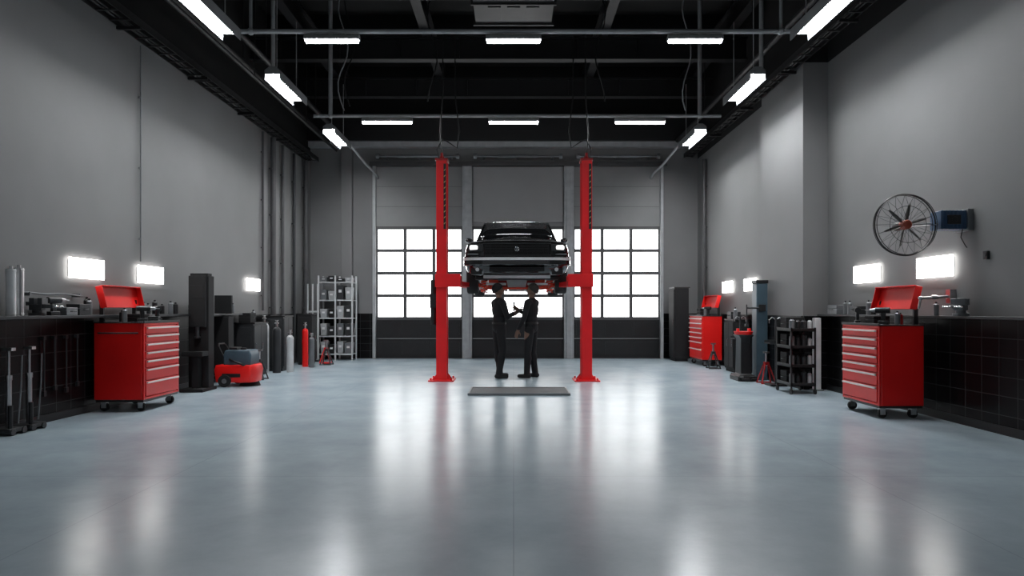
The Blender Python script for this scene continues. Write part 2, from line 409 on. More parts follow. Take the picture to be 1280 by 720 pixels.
# ---------------- lift columns ----------------
def lift(x,s,label):
    e=thing('lift_column',(x,12.25,0),label,'vehicle lift',0,'vehicle lift columns')
    w=.094;d=.14;t=.025
    HT=3.92
    pts=[(-w*s,-d),(w*s,-d),(w*s,-d+.05),((-w+t)*s,-d+t),((-w+t)*s,d-t),(w*s,d-.05),(w*s,d),(-w*s,d)]
    build('column',M().prism(pts,'z',.02,HT),[RED2],e,.004)
    mb=M().box(-.225,.225,-.25,.25,0,.025)
    for sx,sy in((-1,-1),(1,-1),(-1,1),(1,1)): mb.cyl((sx*.18,sy*.21,.02),(sx*.18,sy*.21,.06),.018,n=6)
    for yy in(-.12,.12):
        for q in(-1,1): mb.add([(q*w,yy-.01,.025),(q*.17,yy-.01,.025),(q*w,yy-.01,.12),(q*w,yy+.01,.025),(q*.17,yy+.01,.025),(q*w,yy+.01,.12)],[(0,1,2),(3,5,4),(0,3,4,1),(1,4,5,2),(0,2,5,3)])
    build('base_plate',mb,[RED2],e,.003)
    build('top_cap',M().box(-.11,.11,-.155,.155,HT,HT+.035).cyl((-.02,-.05,HT+.10),(.02,-.05,HT+.10),.055,n=18).box(-.04,.04,-.05,.05,HT+.035,HT+.09),[REDD],e,.004)
    q0=.058
    build('warning_strip',M().box(q0-.022,q0+.022,-.146,-.14,2.7,3.86),[BLK],e,label='narrow black strip with small pale marks')
    mb=M()
    for i in range(10):
        z=2.78+i*.105; q=q0
        mb.add([(q-.014,-.150,z),(q+.014,-.150,z+.025),(q+.014,-.150,z+.045),(q-.014,-.150,z+.02),(q-.014,-.146,z),(q+.014,-.146,z+.025),(q+.014,-.146,z+.045),(q-.014,-.146,z+.02)],[(0,1,2,3),(4,7,6,5),(0,4,5,1),(1,5,6,2),(2,6,7,3),(3,7,4,0)])
    build('strip_marks',mb,[YEL],e)
    build('carriage',M().box(-.065,.07,-.10,.10,1.45,2.15),[BLK],e,.005)
    mb=M().box(min(-.11*s,.34*s),max(-.11*s,.34*s),-.19,-.15,1.67,1.90); mb.box(min(.10*s,.34*s),max(.10*s,.34*s),-.15,.2,1.69,1.88)
    build('carriage_yoke',mb,[RED2],e,.006)
    for yy in(1.2,3.0):
        a=Vector((.26*s,.1,1.74)); b=Vector((.50*s,yy,1.74)); dr=(b-a).normalized()
        mb=M(); mid=a.lerp(b,.55)
        R=Matrix.Rotation(math.atan2(-dr.x,dr.y),3,'Z')
        def bar(p,q,hw,hh):
            c=(p+q)/2; l=(q-p).length/2
            mb.box(c.x-hw,c.x+hw,c.y-l,c.y+l,c.z-hh,c.z+hh,0,R)
        bar(a,mid,.05,.045); bar(mid-dr*.1,b,.038,.033)
        build('swing_arm',mb,[RED2],e,.004)
        build('lift_pad',M().cyl(b,b+Vector((0,0,.045)),.03).cyl(b+Vector((0,0,.045)),b+Vector((0,0,.07)),.06),[RUB],e)
    if s>0:
        build('power_unit',M().box(-.21,-.096,-.08,.08,1.3,1.55).cyl((-.155,0,1.55),(-.155,0,1.8),.055).cyl((-.155,0,1.0),(-.155,0,1.3),.055),[BLK],e,.004,'black electric motor and pump')
    pts=[(-.05*s,-.02,HT+.03),(-.09*s,-.02,4.14),(0,-.02,4.32),(.1*s,0,4.28),(.26*s,.05,4.18),(.3*s,.1,4.5),(.22*s,.2,5.1),(.2*s,.3,6.3)]
    build('air_hose',M().tube(pts,.012),[BLK],e)
    build('hydraulic_hose',M().tube([(.0,.05,HT+.02),(-.05*s,.06,4.4),(.0,.1,5.2),(0,.12,6.3)],.012),[BLK],e)
lift(-1.28,1,'red steel lift column with motor and swing arms, bolted to floor')
lift(1.30,-1,'red steel lift column with swing arms, bolted to floor')

# ---------------- car ----------------
def build_car():
    e=thing('car',(.06,12.42,1.57),'black two-door coupe raised on the red lift, front facing outward','car')
    st=[(0,.87,.48,.86),(.05,.94,.42,.93),(.22,.965,.34,.965),(.6,.975,.30,1.0),(1.1,.975,.30,1.04),(1.45,.975,.30,1.07),(2.2,.97,.30,1.08),(2.9,.975,.30,1.09),(3.5,.985,.30,1.10),(4.0,.965,.32,1.10),(4.3,.92,.38,1.07),(4.4,.85,.46,1.0)]
    rings=[]
    for y,hw,zb,zt in st:
        h=zt-zb
        half=[(hw*.5,zb),(hw*.82,zb),(hw*.94,zb+.07),(hw*.99,zb+.25*h),(hw,zb+.5*h),(hw*.985,zb+.75*h),(hw*.95,zt-.06),(hw*.88,zt-.01),(hw*.6,zt+.02),(hw*.35,zt+.035 if .2<y<1.4 else zt+.025)]
        ring=[Vector((0,y,zb))]+[Vector((a,y,b)) for a,b in half]+[Vector((0,y,zt+.03))]+[Vector((-a,y,b)) for a,b in reversed(half)]
        rings.append(ring)
    body=build('body',M().loft(rings),[CARP],e,center=False)
    cuts=[]
    for y in(.85,3.5):
        for s in(-1,1):
            c=bpy.data.objects.new('arch',M().cyl((s*.70,y,.40),(s*1.2,y,.40),.39,n=36).mesh('arch')); COL.objects.link(c); c.parent=e; cuts.append(c)
            bo=body.modifiers.new('a','BOOLEAN'); bo.object=c; bo.operation='DIFFERENCE'; bo.solver='EXACT'
    bpy.context.view_layer.update()
    dg=bpy.context.evaluated_depsgraph_get()
    me=bpy.data.meshes.new_from_object(body.evaluated_get(dg)); body.modifiers.clear(); body.data=me
    me.polygons.foreach_set('use_smooth',[True]*len(me.polygons)); me.set_sharp_from_angle(angle=math.radians(35))
    for c in cuts: bpy.data.objects.remove(c)
    cs=[(1.32,.85,.82,1.06),(2.02,.86,.68,1.53),(2.45,.86,.67,1.60),(2.95,.86,.65,1.57),(3.85,.84,.70,1.10)]
    def sec(y,wb,wt,zt):
        us=[1,.8,.5,.2,0,-.2,-.5,-.8,-1]
        top=[Vector((wt*u,y,zt+.03*(1-u*u))) for u in us]
        return [Vector((wb,y,1.0))]+top+[Vector((-wb,y,1.0))]
    build('cabin',M().loft([sec(*c) for c in cs]),[CARP],e,center=False)
    def panel(c0,c1,t0,t1,k,name):
        rows=[]
        for t in(t0,(t0+t1)/2,t1):
            q=[a+(b-a)*t for a,b in zip(c0,c1)]
            rows.append([Vector((q[2]*u*k,q[0],q[3]+.03*(1-(u*k)**2)+.008)) for u in[i/6-1 for i in range(13)]])
        o=build(name,M().grid(rows),[GLS],e)
        so=o.modifiers.new('s','SOLIDIFY'); so.thickness=.006; so.offset=0
        return o
    panel(cs[0],cs[1],.08,.92,.93,'windshield')
    panel(cs[3],cs[4],.05,.85,.92,'rear_window')
    rows=M()
    for f in (.05,.95):
        q=[a+(b-a)*f for a,b in zip(cs[0],cs[1])]
        rows.tube([(q[2]*u*.95,q[0]-.004,q[3]+.03*(1-(u*.95)**2)+.012) for u in[i/6-1 for i in range(13)]],.007,6)
    build('windshield_trim',rows,[CHR],e)
    build('hood_scoop',M().loft([[Vector((x*.30,y,z)) for x,z in((-1,1.02),(-.85,1.02+h),(.85,1.02+h),(1,1.02))] for y,h in((.45,.05),(.6,.075),(1.2,.06))]),[CARP],e,.01)
    mb=M()
    for x in(-.4,.25): mb.tube([(x,1.36,1.115),(x+.18,1.50,1.19),(x+.34,1.62,1.275)],.007,6)
    build('wiper',mb,[SILV],e)
    for s in(-1,1):
        def P(y,f):
            for a,b in zip(cs,cs[1:]):
                if a[0]<=y<=b[0]:
                    t=(y-a[0])/(b[0]-a[0]); wb,wt,zt=[p+(q-p)*t for p,q in zip(a[1:],b[1:])]
                    return Vector((s*(wb+(wt-wb)*f+.008),y,1.0+(zt-1.0)*f))
        mb=M().grid([[P(1.75,.35),P(2.05,.25),P(2.6,.25),P(3.2,.3)],[P(1.85,.72),P(2.08,.88),P(2.6,.9),P(3.1,.86)]])
        o=build('side_window',mb,[GLS],e); so=o.modifiers.new('s','SOLIDIFY'); so.thickness=.006; so.offset=0
        build('side_mirror',M().ell((s*.98,1.62,1.12),(.08,.05,.05)).caps((s*.86,1.66,1.06),(s*.94,1.64,1.10),.018),[CARP],e)
        build('mirror_glass',M().ell((s*.98,1.66,1.12),(.065,.02,.04)),[CHR],e)
        build('door_handle',M().box(s*.985-.01,s*.985+.012,2.75,2.93,.86,.89),[CHR],e,.004)
        build('headlamp',M().box(s*.755-.135,s*.755+.135,-.03,.06,.755,.895),[DGR],e,.01,'dark lamp housing')
        mb=M().prism([(s*.77+s*a,b) for a,b in((-.05,.79),(.075,.782),(.09,.80),(.09,.85),(.065,.87),(-.04,.868),(-.06,.85),(-.06,.81))],'y',-.045,-.028)
        build('headlamp_lens',mb,[EMH],e,.006)
        build('turn_signal',M().box(s*.8-.1,s*.8+.1,-.03,.05,.69,.72),[GRY],e,.005)
        build('hood_seam',M().tube([(s*.62,.12,.985),(s*.66,.7,1.02),(s*.7,1.25,1.075)],.006,6),[BLKM],e)
    mb=M().box(-.60,.60,-.015,.05,.70,.895)
    for i in range(6): mb.box(-.58,.58,-.03,-.012,.715+i*.031,.724+i*.031,1)
    for i in range(13): mb.box(-.576+i*.096-.003,-.576+i*.096+.003,-.028,-.012,.71,.885,1)
    build('grille',mb,[BLKM,BLK],e)
    build('emblem',M().torus((0,-.045,.80),(0,1,0),.036,.006,24,8).ell((0,-.04,.80),(.014,.01,.026)),[CHR],e,label='small round chrome emblem')
    build('grille_surround',M().box(-.62,.62,-.04,.03,.895,.912).box(-.62,.62,-.04,.03,.685,.70),[DGR],e,.004)
    def band(z0,z1,o,c=.015): return M().loft([[Vector((x,y0-o,z0)),Vector((x,y0-.03-o,z0+c)),Vector((x,y0-.03-o,z1-c)),Vector((x,y0-o,z1)),Vector((x,y0+.12,z1)),Vector((x,y0+.12,z0))] for x,y0 in((-.985,.12),(-.95,.0),(-.8,-.07),(-.4,-.09),(0,-.095),(.4,-.09),(.8,-.07),(.95,.0),(.985,.12))])
    fb=build('front_bumper',band(.50,.665,0),[CARP],e,.004,'black wraparound bumper')
    sub('bumper_strip',band(.59,.645,.010,.004),[BUMP],fb,0,'pale satin metal band')
    mb=M().box(-.5,.5,.0,.06,.40,.50)
    for i in range(3): mb.box(-.49,.49,-.01,-.0,.42+i*.02,.426+i*.02,1)
    build('lower_intake',mb,[BLKM,DGR],e)
    for s in(-1,1):
        build('air_dam',M().box(s*.74-.10,s*.74+.10,.04,.12,.34,.46),[BLK],e,.01)
        build('fog_lamp',M().cyl((s*.72,.0,.43),(s*.72,.06,.43),.035,n=18),[CHR],e)
    for y in(.85,3.5):
        for s in(-1,1):
            cx=s*.845
            prof=[(.19,-.105),(.26,-.115),(.31,-.11),(.33,-.085),(.335,0),(.33,.085),(.31,.11),(.26,.115),(.19,.105)]
            n=36;mb=M();rings=[]
            for i in range(n):
                t=2*math.pi*i/n; rings.append([Vector((cx+a,y+r*math.cos(t),.335+r*math.sin(t))) for r,a in prof])
            v=[p for r in rings for p in r];k=len(prof)
            mb.add(v,[(i*k+j,((i+1)%n)*k+j,((i+1)%n)*k+(j+1)%k,i*k+(j+1)%k) for i in range(n) for j in range(k)])
            wh=build('wheel',mb,[RUB],e)
            hub=M().cyl((cx-.09,y,.335),(cx+.09,y,.335),.195,n=30,m=0,cap=False).cyl((cx+s*.03,y,.335),(cx+s*.09,y,.335),.05,n=16)
            for i in range(5):
                t=2*math.pi*i/5; hub.cyl((cx+s*.07,y+.04*math.cos(t),.335+.04*math.sin(t)),(cx+s*.08,y+.19*math.cos(t),.335+.19*math.sin(t)),.022,.03,8)
            sub('rim',hub,[STL],wh)
    build('underbody',M().box(-.78,.78,.35,4.1,.26,.32),[BLK],e,.01)
    mb=M().box(-.36,.36,.72,.98,.12,.26)
    for s in(-1,1):
        mb.box(s*.42-.05,s*.42+.05,.5,1.5,.14,.26)
    build('subframe',mb,[REDD],e,.01,'dark red subframe')
    build('oil_pan',M().prism([(-.2,.28),(.2,.28),(.15,.05),(-.15,.05)],'y',.48,.72),[SILV],e,.012,'silver oil pan')
    build('front_crossmember',M().box(-.62,.62,.20,.28,.28,.34).box(-.58,-.2,.34,.42,.16,.20).box(.2,.58,.34,.42,.16,.20),[WHT],e,.008,'pale front crossmember')
    for s in(-1,1):
        mb=M().cyl((s*.32,.70,.12),(s*.74,.80,.18),.030).cyl((s*.32,1.0,.12),(s*.74,.85,.18),.026).ell((s*.74,.83,.18),.05)
        build('control_arm',mb,[ORG],e)
        pts=[(s*.62+.06*math.cos(i*.7),.60+.06*math.sin(i*.7),.03+i*.0048) for i in range(50)]
        build('coil_spring',M().tube(pts,.014,6),[ORG],e)
        build('shock_absorber',M().cyl((s*.62,.60,.02),(s*.62,.60,.3),.026),[WHT],e)
        build('brake_caliper',M().box(s*.44-.09,s*.44+.09,.46,.56,.20,.28),[ORG],e,.012,'orange-red steering bracket')
        build('tie_rod',M().cyl((s*.2,.50,.07),(s*.70,.54,.11),.016).ell((s*.2,.50,.07),.03),[SILV],e)
        mb=M().tube([(s*.24,.9,.12),(s*.26,1.5,.11),(s*.3,2.6,.17),(s*.35,3.8,.2),(s*.4,4.35,.25)],.035)
        build('exhaust_pipe',mb,[SILV],e)
        build('brake_disc',M().cyl((s*.71,.85,.335),(s*.73,.85,.335),.14,n=28),[STL],e)
    build('sway_bar',M().tube([(-.7,.7,.15),(-.6,.46,.10),(-.3,.40,.10),(.3,.40,.10),(.6,.46,.10),(.7,.7,.15)],.020),[ORG],e)
    build('gearbox',M().cyl((0,1.45,.2),(0,2.1,.2),.13,.08,16),[SILV],e)
    build('muffler',M().ell((.3,3.7,.17),(.14,.35,.07)),[STL],e)
build_car()

# ---------------- people ----------------
def person(name_label,loc,rz,arms,tilt,hairstyle,stance):
    mb=M()
    Rt=Matrix.Rotation(-tilt,3,'Y')
    piv=Vector((0,0,1.50))
    def hd(p): return piv+Rt@(Vector(p)-piv)
    mb.ell((0,0,.95),(.118,.17,.13)); mb.ell((.005,0,1.08),(.112,.158,.17)); mb.ell((0,0,1.27),(.127,.185,.20))
    mb.caps((-.01,-.155,1.405),(-.01,.155,1.405),.066); mb.ell((-.01,0,1.42),(.08,.13,.07))
    mb.caps((-.01,0,1.42),hd((.005,0,1.54)),.058,.052)
    mb.ell(hd((.005,0,1.645)),(.098,.077,.105),R=Rt); mb.ell(hd((.035,0,1.585)),(.068,.060,.065),R=Rt)
    mb.ell(hd((.075,0,1.545)),(.022,.028,.018),R=Rt)
    mb.caps(hd((.097,0,1.645)),hd((.118,0,1.605)),.010,.015); mb.ell(hd((.090,0,1.572)),(.016,.026,.007),R=Rt); mb.ell(hd((.088,0,1.660)),(.014,.055,.010),R=Rt)
    for s in(-1,1): mb.ell(hd((0,s*.080,1.625)),(.022,.010,.033),R=Rt)
    for s,(kx,ax,ay) in zip((-1,1),stance):
        hip=Vector((0,s*.09,.90)); kn=Vector((kx,s*(.095),.49)); an=Vector((ax,s*ay,.09))
        mb.caps(hip,kn,.094,.070); mb.caps(kn,an,.070,.058); mb.ell(kn.lerp(an,.3)+Vector((-.015,0,0)),(.064,.062,.11))
        mb.ell((ax+.015,s*ay,.05),(.06,.045,.05)); mb.caps((ax-.04,s*ay,.045),(ax+.15,s*(ay+.02),.036),.044,.036)
    hands=[]
    for s,(el,wr,d,n,curl) in zip((-1,1),arms):
        sh=Vector((-.01,s*.20,1.395)); el=Vector(el);wr=Vector(wr);d=Vector(d).normalized();n=Vector(n).normalized(); n=(n-d*n.dot(d)).normalized()
        mb.caps(sh,el,.062,.050); mb.caps(el,wr,.050,.033)
        sd=d.cross(n).normalized()*s
        p0=wr+d*.02; pc=wr+d*.065
        R=Matrix((d,sd,n)).transposed()
        mb.caps(wr,p0,.029,.027); mb.ell(pc,(.052,.042,.017),R=R)
        for i,(o,l) in enumerate(((.030,.075),(.010,.084),(-.010,.078),(-.029,.062))):
            b0=wr+d*.10+sd*o; a=b0; ang=curl*.4
            for fr in(.42,.32,.26):
                dd=(d*math.cos(ang)+n*math.sin(ang)); b=a+dd*l*fr*1.1; mb.caps(a,b,.0095,.0085,n=8); a=b; ang+=curl*.8
        a=wr+d*.035+sd*.03
        b=a+(sd*.8+d*.6+n*.2).normalized()*.035; c=b+(d*.8+sd*.2+n*.5*curl).normalized()*.03; g=c+(d*.8-sd*.1+n*.7*curl).normalized()*.022
        mb.caps(a,b,.013,.011,n=8); mb.caps(b,c,.011,.010,n=8); mb.caps(c,g,.010,.009,n=8)
        hands.append((wr,d,n,sd))
    e=thing('person',loc,name_label,'person',rz)
    tmp=bpy.data.objects.new('tmp',mb.mesh('tmp')); COL.objects.link(tmp)
    r=tmp.modifiers.new('r','REMESH'); r.mode='VOXEL'; r.voxel_size=.008; r.use_smooth_shade=True
    sm=tmp.modifiers.new('s','SMOOTH'); sm.factor=.5; sm.iterations=3
    bpy.context.view_layer.update(); dg=bpy.context.evaluated_depsgraph_get()
    me=bpy.data.meshes.new_from_object(tmp.evaluated_get(dg)); bpy.data.objects.remove(tmp)
    me.materials.clear()
    for m in(CLO,SKIN,RUB): me.materials.append(m)
    for p in me.polygons:
        c=p.center; k=0
        if c.z>1.485: k=1
        for wr,d,n,sd in hands:
            if (c-wr).dot(d)>0 and (c-wr).length<.22: k=1
        if c.z<.085:k=2
        p.material_index=k; p.use_smooth=True
    b=bpy.data.objects.new('body',me); COL.objects.link(b); b.parent=e
    for s in(-1,1):
        build('eye',M().ell(hd((.093,s*.030,1.648)),(.008,.012,.007)),[BLK],e)
    hm=M(); rows=[]
    for j in range(9):
        row=[]
        for i in range(25):
            t=2*math.pi*i/24; front=math.cos(t)
            phmax=math.radians(62)+ (math.radians(120)-math.radians(62))*(1-(front+1)/2)**.8
            ph=phmax*(j+.001)/8
            row.append(hd((0.002+.107*math.sin(ph)*math.cos(t),.086*math.sin(ph)*math.sin(t),1.648+.114*math.cos(ph))))
        rows.append(row)
    hm.grid(rows)
    h=build('hair' if hairstyle=='hair' else 'cap',hm,[HAIR if hairstyle=='hair' else CLO],e)
    so=h.modifiers.new('s','SOLIDIFY'); so.thickness=.014; so.offset=0
    if hairstyle=='cap':
        mb2=M().grid([[hd((.085+k*.075*math.cos(a),.08*math.sin(a)*(1-.1*k),1.700-k*.012)) for a in[math.radians(q) for q in range(-80,81,16)]] for k in(0,.5,1)])
        q=build('cap_brim',mb2,[CLO],e); so=q.modifiers.new('s','SOLIDIFY'); so.thickness=.006
    build('belt',M().loft([[Vector((.121*math.cos(a),.168*math.sin(a),z)) for a in[2*math.pi*i/28 for i in range(28)]] for z in(1.0,1.035)]),[BLK],e)
    cl=[Vector((-.005+.066*math.cos(a),.068*math.sin(a),1.462+.012*math.cos(a+math.pi))) for a in[2*math.pi*i/24 for i in range(25)]]
    build('collar',M().tube(cl,.014,8),[CLO],e)
    return e
armsA=[((.06,-.24,1.13),(.24,-.10,1.20),(.7,.35,.25),(.1,.5,.8),.9),
       ((.05,.245,1.13),(.25,.09,1.15),(.8,-.25,.15),(0,-.3,.9),.9)]
person('person in black workwear and cap holding a clipboard, facing colleague',(-.27,12.68,0),math.radians(25),armsA,math.radians(12),'cap',[(.03,-.05,.10),(.02,.07,.12)])
armsB=[((.09,-.23,1.14),(.30,-.14,1.24),(.75,.1,.5),(-.3,.8,.3),1.1),
       ((.03,.255,1.12),(.16,.235,.90),(.35,-.05,-.9),(.0,-.9,.1),.5)]
person('person in black workwear with forearm raised toward colleague, holding flashlight',(.33,12.72,0),math.radians(155),armsB,math.radians(15),'hair',[(.02,-.03,.11),(.03,.04,.11)])
def place(local,loc,rz):
    return Vector(loc)+Matrix.Rotation(rz,3,'Z')@Vector(local)
e=thing('clipboard',place((.38,0,1.225),(-.27,12.68,0),math.radians(25)),'dark clipboard with paper held in both hands','clipboard',math.radians(25))
R=Matrix.Rotation(math.radians(-35),3,'Y')
build('board',M().box(-.11,.11,-.10,.10,-.003,.003,0,R),[BLK],e)
build('paper',M().box(-.10,.10,-.09,.09,.0045,.0055,0,R),[DGR],e)
build('clip',M().box(.08,.10,-.04,.04,.08,.092,0,R),[DGR],e)
c=place((.41,-.115,1.325),(.33,12.72,0),math.radians(155))
e=thing('flashlight',c,'small black flashlight gripped in a raised hand','flashlight')
build('barrel',M().cyl((0,0,-.09),(0,0,.05),.013),[BLK],e)
build('lamp_head',M().cyl((0,0,.05),(0,0,.09),.014,.023),[STL],e)

# floor slab
e=thing('floor_plate',(.08,10.5,0),'low dark gray steel plate set on the floor','floor plate')
build('frame',M().box(-.76,.76,-.42,-.39,0,.035).box(-.76,.76,.39,.42,0,.035).box(-.76,-.73,-.39,.39,0,.035).box(.73,.76,-.39,.39,0,.035),[GRY],e,.003)
mb=M().box(-.73,.73,-.39,.39,0,.028)
for x in(-.36,0,.36): mb.box(x-.004,x+.004,-.39,.39,.028,.031)
build('plate',mb,[SLAB],e)

# ---------------- tool chests ----------------
def chest(loc,rz,W,Dp,Ht,n,label):
    e=thing('tool_chest',loc,label,'tool chest',rz,'red rolling tool chests')
    z0=.15
    mb=M().box(-Dp,-.03,0,W,z0,Ht)
    mb.box(-.03,0,0,.03,z0,Ht).box(-.03,0,W-.03,W,z0,Ht).box(-.03,0,.03,W-.03,z0,z0+.03).box(-.03,0,.03,W-.03,Ht-.03,Ht)
    build('body',mb,[RED],e,.006)
    build('top_tray',M().box(-Dp-.01,.01,-.01,W+.01,Ht,Ht+.012).box(-Dp-.01,-Dp,-.01,W+.01,Ht+.012,Ht+.04).box(0,.01,-.01,W+.01,Ht+.012,Ht+.03),[BLK],e,.003)
    hs=[1.0]*(n-2)+[1.5,1.9]
    tot=sum(hs); z=Ht-.035; avail=Ht-.035-(z0+.035)
    for h in hs:
        hh=avail*h/tot
        dr=build('drawer',M().box(-.028,.008,.036,W-.036,z-hh+.006,z-.004),[RED],e,.004)
        sub('handle',M().box(.008,.030,.045,W-.045,z-.036,z-.014),[DPL],dr,.003,'bright metal drawer pull')
        z-=hh
    build('base_frame',M().box(-Dp+.01,-.01,.01,W-.01,z0-.03,z0),[BLK],e,.004)
    for x in(-Dp+.08,-.08):
        for y in(.09,W-.09):
            cs=build('caster',M().box(x-.035,x+.035,y-.028,y+.028,.105,.12).box(x-.03,x+.03,y-.028,y-.022,.04,.105).box(x-.03,x+.03,y+.022,y+.028,.04,.105),[STL],e)
            sub('caster_wheel',M().cyl((x,y-.02,.052),(x,y+.02,.052),.052,n=20),[RUB],cs)
    build('push_handle',M().tube([(-Dp+.08,0,Ht-.12),(-Dp+.08,-.05,Ht-.12),(-Dp+.12,-.06,Ht-.12),(-.12,-.06,Ht-.12),(-.08,-.05,Ht-.12),(-.08,0,Ht-.12)],.010),[DGR],e)
    lx=-Dp+.06
    for ya in(.06,W-.09): build('lid_support',M().box(lx-.03,lx+.02,ya,ya+.03,Ht+.01,Ht+.3),[BLK],e)
    R=Matrix.Rotation(math.radians(-14),3,'Y')
    mb=M().box(lx-.015,lx+.0,0,W,Ht+.19,Ht+.46,0,R)
    mb.box(lx-.0,lx+.07,0,.012,Ht+.19,Ht+.46,0,R).box(lx-.0,lx+.07,W-.012,W,Ht+.19,Ht+.46,0,R).box(lx-.045,lx+.045,0,W,Ht+.455,Ht+.467,0,R)
    build('lid',mb,[RED],e,.003)
    return e
chest((-4.58,8.46,0),0,.88,.62,1.10,7,'red rolling tool chest with open lid and tools on top')
chest((4.24,8.80,0),math.pi,.88,.52,1.08,7,'red rolling tool chest with open lid beside the tiled wall')
chest((4.20,16.3,0),math.pi,1.1,.44,1.12,7,'red rolling tool chest with open lid near the garage doors')

# ---------------- small tools ----------------
def can(x,y,z,r=.03,h=.16,m=GRY,label='small spray can standing on the tray',cat='spray can'):
    e=thing('spray_can',(x,y,z),label,cat)
    build('can_body',M().cyl((0,0,0),(0,0,h*.8),r,n=18).cyl((0,0,h*.8),(0,0,h*.88),r,r*.5,18),[m],e)
    build('nozzle_cap',M().cyl((0,0,h*.88),(0,0,h),r*.45,r*.4,12),[BLK],e)
def drill(x,y,z,rz,m=BLK,label='black cordless drill lying on the tool chest'):
    e=thing('power_drill',(x,y,z),label,'power drill',rz)
    build('drill_body',M().cyl((-.09,0,.17),(.07,0,.17),.036,.033,16).prism([(-.05,.15),(.0,.15),(.01,.04),(-.04,.04)],'y',-.018,.018),[m],e,.004)
    build('chuck',M().cyl((.07,0,.17),(.13,0,.17),.026,.016,16).cyl((.13,0,.17),(.18,0,.17),.004,n=8),[STL],e)
    build('battery',M().box(-.075,.04,-.032,.032,0,.045),[DGR],e,.006)
def wrench(x,y,z,rz,L=.22):
    mb=M().box(-L/2,L/2,-.009,.009,0,.008)
    for s in(-1,1):
        mb.prism([(s*L/2,-.01),(s*(L/2+.02),-.022),(s*(L/2+.045),-.018),(s*(L/2+.03),-.006),(s*(L/2+.03),.006),(s*(L/2+.045),.018),(s*(L/2+.02),.022),(s*L/2,.01)],'z',0,.009)
    o=solo('wrench',mb,[CHR],'chrome open-ended wrench lying flat','wrench',group='chrome wrenches')
    o.location=(x,y,z); o.rotation_euler=(0,0,rz)
def toolcase(x,y,z,rz,sx,sy,sz,m,label):
    e=thing('tool_case',(x,y,z),label,'tool case',rz)
    build('case_body',M().box(-sx/2,sx/2,-sy/2,sy/2,0,sz*.6),[m],e,.006)
    build('case_lid',M().box(-sx/2,sx/2,-sy/2,sy/2,sz*.61,sz),[m],e,.006)
    build('handle',M().tube([(sx/2,-.04,sz*.5),(sx/2+.025,-.035,sz*.5),(sx/2+.025,.035,sz*.5),(sx/2,.04,sz*.5)],.005),[DGR],e)
def vise(x,y,z,rz,label,m=GRY):
    e=thing('bench_vise',(x,y,z),label,'bench vise',rz)
    build('vise_base',M().cyl((0,0,0),(0,0,.03),.08,n=20).cyl((0,0,.03),(0,0,.06),.05,n=20).box(-.06,.06,-.05,.05,.06,.12),[m],e,.004)
    build('fixed_jaw',M().box(-.05,-.0,-.07,.07,.12,.19).box(-.1,-.04,-.03,.03,.11,.15),[m],e,.004)
    build('moving_jaw',M().box(.03,.075,-.07,.07,.12,.19).box(.0,.16,-.03,.03,.08,.12),[m],e,.004)
    build('screw_handle',M().cyl((.1,0,.10),(.23,0,.10),.012).cyl((.215,-.09,.10),(.215,.09,.10),.007).ell((.215,-.09,.10),.012).ell((.215,.09,.10),.012),[CHR],e)
tz=1.10+.0125
drill(-4.72,8.72,tz,.6); drill(-4.78,9.14,tz,2.4,DGR,'dark gray cordless drill lying on the tool chest')
can(-4.9,8.6,tz,.03,.18); can(-4.98,8.68,tz,.03,.15,BLK,'short black spray can standing on the tool chest')
toolcase(-4.90,8.9,tz,0,.2,.2,.1,BLKM,'small black plastic tool case on the tool chest')
toolcase(-4.70,8.93,tz,.3,.12,.16,.07,DGR,'small dark gray tool case on the tool chest')
wrench(-4.68,8.56,tz,1.5)
tz=1.08+.0125
drill(4.42,8.2,tz,2.6); can(4.52,8.04,tz); can(4.60,8.12,tz,.028,.14,REDD,'short dark red spray can standing on the tool chest')
toolcase(4.5,8.45,tz,math.pi,.2,.22,.1,BLKM,'small black plastic tool case on the tool chest')
drill(4.36,8.66,tz,1.2,DGR,'dark gray cordless drill lying on the tool chest')
wrench(4.30,8.05,tz,1.3)
drill(4.4,15.5,1.1325,2.2); toolcase(4.42,15.95,1.1325,math.pi,.2,.3,.16,BLKM,'black plastic tool case on the tool chest')
can(4.30,15.32,1.1325)

LZT=WZ+.035
def canister(x,y,r,h,z,m,label):
    e=thing('metal_canister',(x,y,z),label,'canister')
    build('shell',M().cyl((0,0,0),(0,0,h),r,n=24).torus((0,0,.02),(0,0,1),r,.006,24,6).torus((0,0,h-.02),(0,0,1),r,.006,24,6),[m],e)
    build('top_fitting',M().cyl((0,0,h),(0,0,h+.03),r*.4,n=16),[STL],e)
canister(-5.14,6.98,.045,.48,LZT,WHT,'tall pale metal canister standing on the ledge')
canister(-5.16,7.12,.045,.50,LZT,STL,'tall brushed steel canister standing on the ledge')
vise(-5.15,7.38,LZT,.2,'dark gray bench vise bolted on the ledge',DGR)
toolcase(-5.14,7.83,LZT,0,.16,.2,.09,GRY,'small gray metal box on the ledge')
toolcase(-5.14,8.06,LZT,0,.16,.2,.13,DGR,'dark gray tool case on the ledge')
can(-5.12,8.24,LZT,.03,.2); can(-5.20,8.32,LZT,.035,.22,BLK,'black spray can standing on the ledge')
drill(-5.12,7.62,LZT,1.3,DGR,'dark cordless drill on the ledge')
for y,m in((9.5,GRY),(9.62,DGR),(9.8,BLK),(10.0,BLK),(10.25,GRY),(10.4,BLK),(11.3,GRY),(11.45,DGR),(12.4,BLK),(12.52,GRY)):
    can(-5.15,y,LZT,.035,random.uniform(.14,.24),m,'spray can standing on the wall ledge')
toolcase(-5.16,11.1,LZT,0,.16,.22,.14,BLKM,'black tool case on the wall ledge')
mb=M().tube([(-5.22,7.25,1.46),(-5.22,7.6,1.44),(-5.2,7.9,1.45),(-5.21,8.25,1.43)],.010)
